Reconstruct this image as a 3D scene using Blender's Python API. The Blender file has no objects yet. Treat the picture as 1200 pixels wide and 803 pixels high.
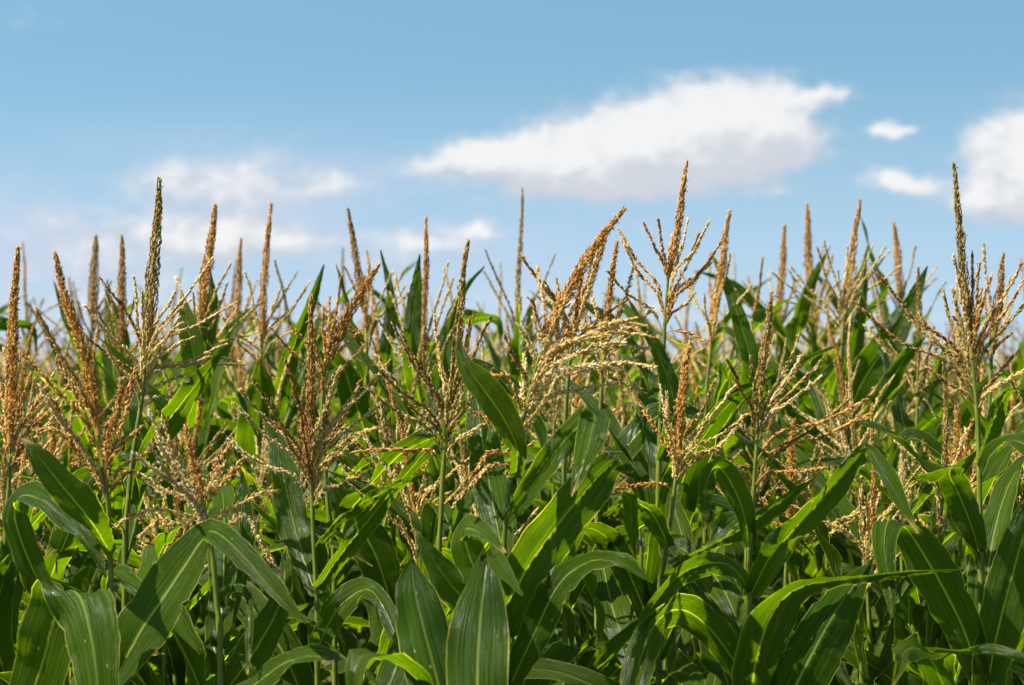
import bpy, math, random
import numpy as np
from mathutils import Vector
R = math.radians
sc = bpy.context.scene
col = sc.collection

# ------------------------------------------------------------------ camera
CAM = np.array([0.0, 0.0, 2.0])
LENS = 70.0
FPX = 1200 * LENS / 36.0            # focal length in photo pixels
HORIZON = 458.0                     # photo row of the horizon
PITCH = math.atan((HORIZON - 401.5) / FPX)
cam = bpy.data.cameras.new("camera")
cam.lens = LENS
cam.sensor_width = 36
cam.clip_start = 0.05
cam.clip_end = 3000
cam.dof.use_dof = True
cam.dof.focus_distance = 3.15
cam.dof.aperture_fstop = 5.6
camo = bpy.data.objects.new("camera", cam)
camo.location = CAM.tolist()
camo.rotation_euler = (R(90) + PITCH, 0, 0)
col.objects.link(camo)
sc.camera = camo

# ------------------------------------------------------------------ view
sc.view_settings.view_transform = 'Standard'
sc.view_settings.look = 'None'
sc.view_settings.exposure = 1.25
sc.view_settings.gamma = 1.0
sc.view_settings.use_curve_mapping = False
sc.render.engine = 'CYCLES'
sc.cycles.max_bounces = 6
sc.cycles.diffuse_bounces = 2
sc.cycles.transmission_bounces = 4
sc.cycles.use_denoising = True

# ------------------------------------------------------------------ sun and sky
SUN_EL = R(50)
SUN_AZ = R(-107)                     # measured from +Y (the view direction), negative = left
sd = Vector((math.sin(SUN_AZ) * math.cos(SUN_EL), math.cos(SUN_AZ) * math.cos(SUN_EL), math.sin(SUN_EL)))
sun = bpy.data.lights.new("sun", 'SUN')
sun.energy = 5.0
sun.angle = R(0.53)
sun.color = (1.0, 0.955, 0.87)
suno = bpy.data.objects.new("sun", sun)
suno.location = (0, 0, 20)
suno.rotation_euler = (-sd).to_track_quat('-Z', 'Y').to_euler()
col.objects.link(suno)

world = bpy.data.worlds.new("World")
sc.world = world
world.use_nodes = True
world.cycles.sampling_method = 'MANUAL'
world.cycles.sample_map_resolution = 256
wt = world.node_tree
wt.nodes.clear()


class NT:
    """small helper to write node trees as expressions"""
    def __init__(s, tree): s.t = tree
    def n(s, typ, **kw):
        nd = s.t.nodes.new(typ)
        for k, v in kw.items():
            setattr(nd, k, v)
        return nd
    def put(s, sock, v):
        if isinstance(v, bpy.types.NodeSocket):
            s.t.links.new(v, sock)
        else:
            sock.default_value = v
    def m(s, op, a, b=0.0, c=None, clamp=False):
        nd = s.n('ShaderNodeMath', operation=op, use_clamp=clamp)
        s.put(nd.inputs[0], a); s.put(nd.inputs[1], b)
        if c is not None: s.put(nd.inputs[2], c)
        return nd.outputs[0]
    def vm(s, op, a, b=(0, 0, 0), out=0):
        nd = s.n('ShaderNodeVectorMath', operation=op)
        s.put(nd.inputs[0], a); s.put(nd.inputs[1], b)
        return nd.outputs[out]
    def smooth(s, v, a, b, to0=0.0, to1=1.0):
        nd = s.n('ShaderNodeMapRange', interpolation_type='SMOOTHSTEP')
        s.put(nd.inputs['Value'], v)
        nd.inputs['From Min'].default_value = a; nd.inputs['From Max'].default_value = b
        nd.inputs['To Min'].default_value = to0; nd.inputs['To Max'].default_value = to1
        return nd.outputs[0]
    def noise(s, vec, scale, detail=4.0, rough=0.5, lac=2.0, out=0, dist=0.0):
        nd = s.n('ShaderNodeTexNoise')
        s.put(nd.inputs['Vector'], vec)
        nd.inputs['Scale'].default_value = scale
        nd.inputs['Detail'].default_value = detail
        nd.inputs['Roughness'].default_value = rough
        nd.inputs['Lacunarity'].default_value = lac
        nd.inputs['Distortion'].default_value = dist
        return nd.outputs[out]
    def mix(s, f, a, b, typ='MIX'):
        nd = s.n('ShaderNodeMix', data_type='RGBA', blend_type=typ)
        s.put(nd.inputs[0], f); s.put(nd.inputs[6], a); s.put(nd.inputs[7], b)
        return nd.outputs[2]
    def ramp(s, f, stops, interp='LINEAR'):
        nd = s.n('ShaderNodeValToRGB')
        nd.color_ramp.interpolation = interp
        e = nd.color_ramp.elements
        e[0].position = stops[0][0]; e[0].color = (*stops[0][1], 1)
        e[1].position = stops[-1][0]; e[1].color = (*stops[-1][1], 1)
        for p, c in stops[1:-1]:
            x = e.new(p); x.color = (*c, 1)
        s.put(nd.inputs[0], f)
        return nd.outputs[0]


# clouds live in the sky's own directions: x = azimuth, y = elevation (units of a 100-pixel angle)
# blob: centre x, centre y, half width, half height, weight
BLOBS = [
    # long main cumulus
    (1.55, 3.00, 0.85, 0.36, 0.9), (2.35, 3.22, 0.70, 0.42, 1.0), (3.05, 3.12, 0.50, 0.40, 1.0), (2.2, 2.72, 1.15, 0.33, 0.8),
    (0.70, 2.72, 0.95, 0.36, 0.85), (-0.25, 2.68, 0.75, 0.20, 0.82), (0.9, 2.42, 0.75, 0.16, 0.55), (3.72, 3.52, 0.34, 0.10, 0.75),
    # small puffs right of it
    (4.38, 3.06, 0.24, 0.10, 0.9), (4.62, 3.06, 0.2, 0.05, 0.45), (4.45, 2.50, 0.30, 0.13, 0.85), (4.75, 2.42, 0.22, 0.09, 0.5), (3.0, 2.30, 0.35, 0.06, 0.36),
    # bright cumulus at the right edge
    (6.15, 2.62, 0.62, 0.42, 1.2), (5.55, 2.26, 0.55, 0.17, .6), (6.9, 2.8, 0.9, 0.7, 1.3),
    # soft grey bank on the left
    (-3.3, 2.50, 0.85, 0.40, 0.44), (-2.2, 2.38, 1.0, 0.32, 0.33), (-4.1, 2.5, 0.4, 0.25, 0.35), (-5.3, 2.05, 1.0, 0.3, 0.25),
    # bright low puffs
    (-3.5, 1.82, 0.75, 0.22, 0.68), (-2.6, 1.72, 0.7, 0.16, .5), (-1.1, 1.72, 0.6, 0.16, .62),
    (-0.42, 1.90, 0.28, 0.12, .65), (-1.6, 1.45, 1.0, 0.14, .3),
    (-4.9, 1.6, 1.2, 0.4, 0.36), (-5.6, 4.4, 0.6, 0.14, 0.22), (1.5, 1.95, .5, .12, .25),
    (0.6, 1.0, 2.0, 0.25, .35), (-4.5, 0.9, 2.2, 0.4, .4), (4.5, 0.8, 2.5, 0.25, .25),
]
g = bpy.data.node_groups.new("cloud_density", 'ShaderNodeTree')
g.interface.new_socket("P", in_out='INPUT', socket_type='NodeSocketVector')
g.interface.new_socket("D", in_out='OUTPUT', socket_type='NodeSocketFloat')
G = NT(g)
gi = G.n('NodeGroupInput'); go = G.n('NodeGroupOutput')
P0 = gi.outputs[0]
w1 = G.vm('SUBTRACT', G.noise(P0, 0.9, 3, 0.5, out=1), (0.5, 0.5, 0.5))
w2 = G.vm('SUBTRACT', G.noise(P0, 3.2, 3, 0.55, out=1), (0.5, 0.5, 0.5))
w3 = G.vm('SUBTRACT', G.noise(P0, 8.5, 2, 0.6, out=1), (0.5, 0.5, 0.5))
Pw = G.vm('ADD', G.vm('MULTIPLY', w3, (0.16, 0.11, 0)), G.vm('ADD', G.vm('ADD', P0, G.vm('MULTIPLY', w1, (0.5, 0.28, 0))), G.vm('MULTIPLY', w2, (0.36, 0.22, 0))))
acc = 0.0
for cx, cy, rx, ry, wgt in BLOBS:
    kx, ky = 1 / (rx * 2.35), 1 / (ry * 2.35)
    vmad = G.n('ShaderNodeVectorMath', operation='MULTIPLY_ADD')
    G.put(vmad.inputs[0], Pw); vmad.inputs[1].default_value = (kx, ky, 0); vmad.inputs[2].default_value = (-cx * kx, -cy * ky, 0)
    gr_ = G.n('ShaderNodeTexGradient', gradient_type='QUADRATIC_SPHERE'); G.put(gr_.inputs[0], vmad.outputs[0])
    acc = G.m('MULTIPLY_ADD', gr_.outputs[1], wgt * 1.55, acc)
n1 = G.noise(G.vm('MULTIPLY', P0, (1.0, 1.6, 1)), 2.1, 7, 0.66)
fld = G.m('ADD', acc, G.m('MULTIPLY', G.m('SUBTRACT', n1, 0.5), 1.05))
G.put(go.inputs[0], fld)

W = NT(wt)
tc = W.n('ShaderNodeTexCoord')
sep = W.n('ShaderNodeSeparateXYZ'); W.put(sep.inputs[0], tc.outputs['Generated'])
ysafe = W.m('MAXIMUM', sep.outputs[1], 0.05)
ax = W.m('MULTIPLY', W.m('DIVIDE', sep.outputs[0], ysafe), FPX / 100)
ay = W.m('MULTIPLY', W.m('DIVIDE', sep.outputs[2], ysafe), FPX / 100)
cmb = W.n('ShaderNodeCombineXYZ'); W.put(cmb.inputs[0], ax); W.put(cmb.inputs[1], ay)
def dens(v):
    nd = W.n('ShaderNodeGroup'); nd.node_tree = g
    W.put(nd.inputs[0], v)
    return nd.outputs[0]
D0 = dens(cmb.outputs[0])
D1 = dens(W.vm('ADD', cmb.outputs[0], (-0.13, 0.26, 0)))
front = W.smooth(sep.outputs[1], 0.08, 0.25)
alpha = W.m('MULTIPLY', W.smooth(D0, 0.12, 0.86), front)
puff = W.noise(W.vm('MULTIPLY', cmb.outputs[0], (1.0, 1.5, 1)), 3.4, 6, 0.6)
lit = W.smooth(W.m('ADD', W.m('SUBTRACT', D0, D1), W.m('MULTIPLY', W.m('SUBTRACT', puff, 0.5), 2.8)), -0.62, 0.85)
lit = W.m('MULTIPLY', lit, W.smooth(D0, 0.1, 0.9, 0.35, 1.0))
core = W.smooth(D0, 0.3, 1.25)
ccol = W.mix(lit, (0.66, 0.70, 0.78, 1), (1.06, 1.05, 1.04, 1))
ccol = W.mix(W.m('MULTIPLY', core, 0.25), ccol, (0.86, 0.86, 0.87, 1))
sky = W.n('ShaderNodeTexSky', sky_type='NISHITA')
sky.sun_disc = False
# the clear deep part of the sky, without the yellow murk right at the horizon
skv = W.n('ShaderNodeVectorMath', operation='MULTIPLY_ADD')
W.put(skv.inputs[0], tc.outputs['Generated']); skv.inputs[1].default_value = (1, 1, 0.9); skv.inputs[2].default_value = (0, 0, 0.30)
W.put(sky.inputs[0], W.vm('NORMALIZE', skv.outputs[0]))
sky.sun_elevation = SUN_EL
sky.sun_rotation = SUN_AZ
sky.altitude = 100
sky.air_density = 1.0
sky.dust_density = 0.0
sky.ozone_density = 1.0
SKY_STRENGTH = 0.067
# the cloud brightness is divided by the background strength so that it is given in display units
cs = W.vm('SCALE', ccol); cs.node.inputs[3].default_value = 0.39 / SKY_STRENGTH
skyc = W.mix(1.0, sky.outputs[0], (1.18, 1.44, 1.20, 1), 'MULTIPLY')
hz = W.vm('SCALE', (0.24, 0.305, 0.375)); hz.node.inputs[3].default_value = 1.0 / SKY_STRENGTH
skyc = W.mix(W.smooth(ay, 4.2, 0.6, 0, 0.75), skyc, hz)
veil = W.m('MULTIPLY', W.smooth(ay, 3.5, 1.9), W.smooth(ax, 2.5, -2.5))
veil = W.m('MULTIPLY', veil, W.smooth(W.noise(W.vm('MULTIPLY', cmb.outputs[0], (0.5, 1.3, 1)), 0.8, 4, 0.55), 0.36, 0.62, 0.0, 0.62))
vc = W.vm('SCALE', (0.255, 0.285, 0.36)); vc.node.inputs[3].default_value = 1.0 / SKY_STRENGTH
skyc = W.mix(W.m('MULTIPLY', veil, front), skyc, vc)
final = W.mix(W.m('MULTIPLY', alpha, 0.94), skyc, cs)
bg = W.n('ShaderNodeBackground'); W.put(bg.inputs[0], final); bg.inputs[1].default_value = SKY_STRENGTH
wo = W.n('ShaderNodeOutputWorld'); W.put(wo.inputs[0], bg.outputs[0])


# ------------------------------------------------------------------ photo pixel + distance -> point
def at(px, py, Y):
    u = (px - 600) / FPX; v = (401.5 - py) / FPX
    d = np.array([u, math.cos(PITCH) - v * math.sin(PITCH), math.sin(PITCH) + v * math.cos(PITCH)])
    return CAM + d * (Y / d[1])


# ------------------------------------------------------------------ materials
def new_mat(name):
    m = bpy.data.materials.new(name); m.use_nodes = True
    m.node_tree.nodes.clear()
    return m, NT(m.node_tree)

def leaf_material():
    m, N = new_mat("corn_leaf")
    uv = N.n('ShaderNodeUVMap', uv_map='UVMap').outputs[0]
    s = N.n('ShaderNodeSeparateXYZ'); N.put(s.inputs[0], uv)
    u, v = s.outputs[0], s.outputs[1]
    tt = N.n('ShaderNodeAttribute', attribute_name='tt').outputs[2]
    oi = N.n('ShaderNodeObjectInfo').outputs['Random']
    geo = N.n('ShaderNodeNewGeometry')
    a = N.m('ABSOLUTE', N.m('SUBTRACT', u, 0.5))
    c = N.n('ShaderNodeCombineXYZ')
    N.put(c.inputs[0], N.m('MULTIPLY', u, 34)); N.put(c.inputs[1], N.m('MULTIPLY', v, 2.2)); N.put(c.inputs[2], N.m('MULTIPLY', oi, 37))
    streak = N.noise(c.outputs[0], 1.0, 3, 0.6)
    c2 = N.n('ShaderNodeCombineXYZ')
    N.put(c2.inputs[0], N.m('MULTIPLY', u, 2.2)); N.put(c2.inputs[1], N.m('MULTIPLY', v, 14)); N.put(c2.inputs[2], N.m('MULTIPLY', oi, 91))
    blotch = N.noise(c2.outputs[0], 1.0, 4, 0.6)
    green = N.ramp(streak, [(0.30, (0.012, 0.026, 0.0006)), (0.5, (0.030, 0.062, 0.001)), (0.72, (0.070, 0.115, 0.002))])
    green = N.mix(N.smooth(blotch, 0.35, 0.75, 0, 0.45), green, (0.042, 0.076, 0.002, 1))
    green = N.mix(N.smooth(oi, 0.45, 1.0, 0, 0.45), green, (0.060, 0.100, 0.003, 1))
    green = N.mix(N.smooth(oi, 0.4, 0.0, 0, 0.35), green, (0.010, 0.034, 0.0015, 1))
    # fine ribs
    cr = N.n('ShaderNodeCombineXYZ')
    N.put(cr.inputs[0], N.m('MULTIPLY', u, 120)); N.put(cr.inputs[1], N.m('MULTIPLY', v, 2.5)); N.put(cr.inputs[2], N.m('MULTIPLY', oi, 71))
    rib = N.noise(cr.outputs[0], 1.0, 2, 0.5)
    green = N.mix(N.smooth(rib, 0.52, 0.68, 0, 0.35), green, (0.062, 0.112, 0.005, 1))
    # underside paler
    green = N.mix(N.m('MULTIPLY', geo.outputs['Backfacing'], 0.30), green, (0.060, 0.095, 0.008, 1))
    # midrib and margin
    mid = N.smooth(a, 0.014, 0.036, 1.0, 0.0)
    midk = N.m('MULTIPLY', mid, N.smooth(tt, 0.95, 0.45, 0.2, 0.75))
    green = N.mix(midk, green, (0.27, 0.30, 0.06, 1))
    edge = N.smooth(N.m('ADD', a, N.m('MULTIPLY', N.m('SUBTRACT', blotch, 0.5), 0.05)), 0.476, 0.497)
    edge = N.m('MULTIPLY', edge, N.smooth(blotch, 0.2, 0.5, 0.35, 0.9))
    green = N.mix(edge, green, (0.36, 0.33, 0.06, 1))
    # pale specks and torn streaks
    c3 = N.n('ShaderNodeCombineXYZ')
    N.put(c3.inputs[0], N.m('MULTIPLY', u, 11)); N.put(c3.inputs[1], N.m('MULTIPLY', v, 42)); N.put(c3.inputs[2], N.m('MULTIPLY', oi, 53))
    vo = N.n('ShaderNodeTexVoronoi', feature='F1'); N.put(vo.inputs['Vector'], c3.outputs[0]); vo.inputs['Scale'].default_value = 1.0
    sp = N.n('ShaderNodeSeparateColor'); N.put(sp.inputs[0], vo.outputs['Color'])
    speck = N.m('MULTIPLY', N.smooth(vo.outputs['Distance'], 0.06, 0.16, 1, 0), N.m('GREATER_THAN', sp.outputs[0], 0.90))
    green = N.mix(N.m('MULTIPLY', speck, 0.75), green, (0.42, 0.42, 0.20, 1))
    c4 = N.n('ShaderNodeCombineXYZ')
    N.put(c4.inputs[0], N.m('MULTIPLY', u, 16)); N.put(c4.inputs[1], N.m('MULTIPLY', v, 5)); N.put(c4.inputs[2], N.m('MULTIPLY', oi, 17))
    st = N.noise(c4.outputs[0], 1.0, 5, 0.65)
    green = N.mix(N.smooth(st, 0.70, 0.78, 0, 0.6), green, (0.30, 0.32, 0.11, 1))
    # yellowed patches
    c5 = N.n('ShaderNodeCombineXYZ')
    N.put(c5.inputs[0], N.m('MULTIPLY', u, 2.5)); N.put(c5.inputs[1], N.m('MULTIPLY', v, 3.5)); N.put(c5.inputs[2], N.m('MULTIPLY', oi, 29))
    ylw = N.noise(c5.outputs[0], 1.0, 4, 0.6)
    green = N.mix(N.smooth(ylw, 0.56, 0.76, 0, 0.55), green, (0.11, 0.135, 0.010, 1))
    spot = N.noise(c3.outputs[0], 1.3, 3, 0.6)
    green = N.mix(N.smooth(spot, 0.72, 0.78, 0, 0.7), green, (0.20, 0.12, 0.04, 1))
    # dry tips on some leaves
    dry = N.m('MULTIPLY', N.smooth(N.m('ADD', tt, N.m('MULTIPLY', N.m('SUBTRACT', blotch, 0.5), 0.25)), 0.93, 1.0), N.smooth(oi, 0.35, 0.6))
    green = N.mix(dry, green, (0.38, 0.27, 0.11, 1))
    # bump
    h = N.m('ADD', N.m('MULTIPLY', rib, 1.3), N.m('MULTIPLY', streak, 1.6))
    h = N.m('ADD', h, N.m('MULTIPLY', blotch, 0.8))
    h = N.m('ADD', h, N.m('MULTIPLY', mid, -1.2))
    bp = N.n('ShaderNodeBump'); bp.inputs['Strength'].default_value = 0.7; bp.inputs['Distance'].default_value = 0.0028
    N.put(bp.inputs['Height'], h)
    pr = N.n('ShaderNodeBsdfPrincipled')
    N.put(pr.inputs['Base Color'], green)
    N.put(pr.inputs['Roughness'], N.smooth(streak, 0.3, 0.7, 0.21, 0.34))
    pr.inputs['Specular IOR Level'].default_value = 0.20
    N.put(pr.inputs['Normal'], bp.outputs[0])
    tr = N.n('ShaderNodeBsdfTranslucent')
    N.put(tr.inputs['Color'], N.mix(1.0, green, (5.1, 5.2, 0.45, 1), 'MULTIPLY'))
    N.put(tr.inputs['Normal'], bp.outputs[0])
    mx = N.n('ShaderNodeMixShader'); mx.inputs[0].default_value = 0.40
    N.put(mx.inputs[1], pr.outputs[0]); N.put(mx.inputs[2], tr.outputs[0])
    out = N.n('ShaderNodeOutputMaterial'); N.put(out.inputs[0], mx.outputs[0])
    return m

def stalk_material():
    m, N = new_mat("corn_stalk")
    uv = N.n('ShaderNodeUVMap', uv_map='UVMap').outputs[0]
    oi = N.n('ShaderNodeObjectInfo').outputs['Random']
    s = N.n('ShaderNodeSeparateXYZ'); N.put(s.inputs[0], uv)
    c = N.n('ShaderNodeCombineXYZ')
    N.put(c.inputs[0], N.m('MULTIPLY', s.outputs[0], 14)); N.put(c.inputs[1], N.m('MULTIPLY', s.outputs[1], 3)); N.put(c.inputs[2], N.m('MULTIPLY', oi, 9))
    st = N.noise(c.outputs[0], 1.0, 4, 0.6)
    colr = N.ramp(st, [(0.3, (0.06, 0.085, 0.006)), (0.55, (0.13, 0.16, 0.012)), (0.75, (0.24, 0.25, 0.035))])
    c2 = N.n('ShaderNodeCombineXYZ'); N.put(c2.inputs[1], N.m('MULTIPLY', s.outputs[1], 9)); N.put(c2.inputs[0], s.outputs[0])
    b = N.noise(c2.outputs[0], 1.0, 3, 0.6)
    colr = N.mix(N.smooth(b, 0.62, 0.78, 0, 0.45), colr, (0.20, 0.11, 0.035, 1))
    bp = N.n('ShaderNodeBump'); bp.inputs['Strength'].default_value = 0.5; bp.inputs['Distance'].default_value = 0.001
    N.put(bp.inputs['Height'], st)
    pr = N.n('ShaderNodeBsdfPrincipled'); N.put(pr.inputs['Base Color'], colr)
    pr.inputs['Roughness'].default_value = 0.42
    N.put(pr.inputs['Normal'], bp.outputs[0])
    out = N.n('ShaderNodeOutputMaterial'); N.put(out.inputs[0], pr.outputs[0])
    return m

def spikelet_material(name, stops, base):
    # uv.x: one random value per spikelet, uv.y: position along the spikelet
    m, N = new_mat(name)
    uv = N.n('ShaderNodeUVMap', uv_map='UVMap').outputs[0]
    s = N.n('ShaderNodeSeparateXYZ'); N.put(s.inputs[0], uv)
    oi = N.n('ShaderNodeObjectInfo').outputs['Random']
    f = N.m('ADD', s.outputs[0], N.m('MULTIPLY', N.m('SUBTRACT', oi, 0.5), 0.25), clamp=True)
    colr = N.ramp(f, stops)
    colr = N.mix(N.smooth(s.outputs[1], 0.55, 0.0, 0, 0.45), colr, (*base, 1))
    pr = N.n('ShaderNodeBsdfPrincipled'); N.put(pr.inputs['Base Color'], colr)
    pr.inputs['Roughness'].default_value = 0.5
    pr.inputs['Specular IOR Level'].default_value = 0.4
    tr = N.n('ShaderNodeBsdfTranslucent'); N.put(tr.inputs['Color'], colr)
    mx = N.n('ShaderNodeMixShader'); mx.inputs[0].default_value = 0.45
    N.put(mx.inputs[1], pr.outputs[0]); N.put(mx.inputs[2], tr.outputs[0])
    out = N.n('ShaderNodeOutputMaterial'); N.put(out.inputs[0], mx.outputs[0])
    return m

M_LEAF = leaf_material()
M_STALK = stalk_material()
GB = (0.22, 0.21, 0.04)
MT = {
    'olive': spikelet_material("tassel_olive", [(0, (0.16, 0.10, 0.02)), (0.35, (0.38, 0.24, 0.04)), (0.65, (0.60, 0.42, 0.10)), (0.92, (0.82, 0.66, 0.28)), (1, (0.8, 0.72, 0.5))], GB),
    'orange': spikelet_material("tassel_orange", [(0, (0.34, 0.13, 0.012)), (0.35, (0.64, 0.32, 0.05)), (0.7, (0.82, 0.50, 0.11)), (0.92, (0.93, 0.72, 0.38)), (1, (0.85, 0.7, 0.5))], (0.30, 0.20, 0.05)),
    'brown': spikelet_material("tassel_brown", [(0, (0.18, 0.08, 0.012)), (0.35, (0.45, 0.22, 0.04)), (0.7, (0.68, 0.40, 0.10)), (0.94, (0.7, 0.5, 0.26)), (1, (0.8, 0.7, 0.5))], (0.16, 0.12, 0.03)),
    'cream': spikelet_material("tassel_cream", [(0, (0.46, 0.25, 0.045)), (0.35, (0.80, 0.55, 0.15)), (0.7, (0.92, 0.74, 0.32)), (0.92, (0.85, 0.74, 0.50)), (1, (0.92, 0.86, 0.7))], (0.40, 0.38, 0.09)),
}

def soil_material():
    m, N = new_mat("soil")
    tcn = N.n('ShaderNodeTexCoord').outputs['Object']
    a = N.noise(tcn, 3, 8, 0.65)
    b = N.noise(tcn, 40, 4, 0.6)
    colr = N.ramp(a, [(0.3, (0.045, 0.03, 0.018)), (0.6, (0.10, 0.068, 0.042)), (0.8, (0.16, 0.12, 0.08))])
    bp = N.n('ShaderNodeBump'); bp.inputs['Distance'].default_value = 0.03; N.put(bp.inputs['Height'], N.m('ADD', a, b))
    pr = N.n('ShaderNodeBsdfPrincipled'); N.put(pr.inputs['Base Color'], colr); pr.inputs['Roughness'].default_value = 0.95
    N.put(pr.inputs['Normal'], bp.outputs[0])
    out = N.n('ShaderNodeOutputMaterial'); N.put(out.inputs[0], pr.outputs[0])
    return m

# ------------------------------------------------------------------ mesh helpers
class MB:
    """collects vertices, faces, per-vertex uv and per-vertex 'tt' into one mesh"""
    def __init__(s): s.v = []; s.f = []; s.uv = []; s.tt = []; s.n = 0
    def add(s, v, f, uv, tt=None):
        v = np.asarray(v, float); f = np.asarray(f, int)
        s.v.append(v); s.f.append(f + s.n); s.uv.append(np.asarray(uv, float))
        s.tt.append(np.zeros(len(v)) if tt is None else np.asarray(tt, float))
        s.n += len(v)
    def shift(s, off):
        s.v = [a - off for a in s.v]; return s
    def mesh(s, name, mat, smooth=True):
        V = np.concatenate(s.v); UV = np.concatenate(s.uv); TT = np.concatenate(s.tt)
        quads = [a for a in s.f if a.shape[1] == 4]; tris = [a for a in s.f if a.shape[1] == 3]
        me = bpy.data.meshes.new(name)
        me.vertices.add(len(V)); me.vertices.foreach_set('co', V.astype(np.float32).ravel())
        loops = []; starts = []; k = 0
        for grp, w in ((quads, 4), (tris, 3)):
            if grp:
                q = np.concatenate(grp); loops.append(q.ravel())
                starts.append(k + np.arange(len(q)) * w); k += q.size
        loops = np.concatenate(loops); starts = np.concatenate(starts)
        me.loops.add(len(loops)); me.loops.foreach_set('vertex_index', loops.astype(np.int32))
        me.polygons.add(len(starts)); me.polygons.foreach_set('loop_start', starts.astype(np.int32))
        me.update(calc_edges=True)
        me.polygons.foreach_set('use_smooth', np.full(len(starts), smooth))
        ul = me.uv_layers.new(name='UVMap')
        ul.data.foreach_set('uv', UV[loops].astype(np.float32).ravel())
        at_ = me.attributes.new('tt', 'FLOAT', 'POINT'); at_.data.foreach_set('value', TT.astype(np.float32))
        me.materials.append(mat)
        return me

def link(name, me, parent=None):
    o = bpy.data.objects.new(name, me); col.objects.link(o)
    if parent: o.parent = parent
    return o

def nrm(a):
    a = np.asarray(a, float)
    return a / np.maximum(np.linalg.norm(a, axis=-1, keepdims=True), 1e-9)

def catmull(P, n):
    """smooth curve through the rows of P (any number of columns), n samples evenly over the arc length of columns 0-2"""
    P = np.asarray(P, float)
    if len(P) == 2:
        t = np.linspace(0, 1, n)[:, None]; return P[0] * (1 - t) + P[1] * t
    Q = np.vstack([2 * P[0] - P[1], P, 2 * P[-1] - P[-2]])
    out = []
    for i in range(len(P) - 1):
        a, b, c, d = Q[i:i + 4]
        t = np.linspace(0, 1, 16, endpoint=False)[:, None]
        out.append(0.5 * (2 * b + (c - a) * t + (2 * a - 5 * b + 4 * c - d) * t ** 2 + (3 * b - a - 3 * c + d) * t ** 3))
    out.append(P[-1:]); C = np.vstack(out)
    s = np.r_[0, np.cumsum(np.linalg.norm(np.diff(C[:, :3], axis=0), axis=1))]
    u = np.linspace(0, s[-1], n)
    return np.stack([np.interp(u, s, C[:, k]) for k in range(C.shape[1])], 1)

def frames(C):
    T = nrm(np.gradient(C, axis=0))
    N = np.zeros_like(T)
    a = np.array([1.0, 0, 0]) if abs(T[0][0]) < 0.8 else np.array([0, 1.0, 0])
    n = nrm(a - T[0] * a.dot(T[0]))
    for i in range(len(C)):
        n = nrm(n - T[i] * n.dot(T[i])); N[i] = n
    return T, N, np.cross(T, N)

def add_tube(mb, C, rad, sides=8, uvrand=None):
    T, N, B = frames(C)
    n = len(C); rad = np.broadcast_to(rad, (n,))
    th = np.linspace(0, 2 * np.pi, sides + 1)
    ring = N[:, None] * np.cos(th)[None, :, None] + B[:, None] * np.sin(th)[None, :, None]
    V = (C[:, None] + ring * rad[:, None, None]).reshape(-1, 3)
    s = np.r_[0, np.cumsum(np.linalg.norm(np.diff(C, axis=0), axis=1))]
    if uvrand is None:
        UV = np.stack([np.broadcast_to(th / (2 * np.pi), (n, sides + 1)), np.broadcast_to(s[:, None] * 10, (n, sides + 1))], 2).reshape(-1, 2)
    else:
        UV = np.tile(np.array([uvrand, 0.2]), (n * (sides + 1), 1))
    i = np.arange(n - 1)[:, None] * (sides + 1) + np.arange(sides)[None]
    F = np.stack([i, i + 1, i + sides + 2, i + sides + 1], 2).reshape(-1, 4)
    mb.add(V, F, UV)

def width_profile(t, base=0.62, peak=0.38, p=1.9):
    t = np.asarray(t)
    a = base + (1 - base) * np.sin(np.clip(t / peak, 0, 1) * np.pi / 2)
    b = np.where(t > peak, 1 - np.clip((t - peak) / (1 - peak), 0, 1) ** p, 1)
    return np.maximum(a * b, 0.012)

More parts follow.
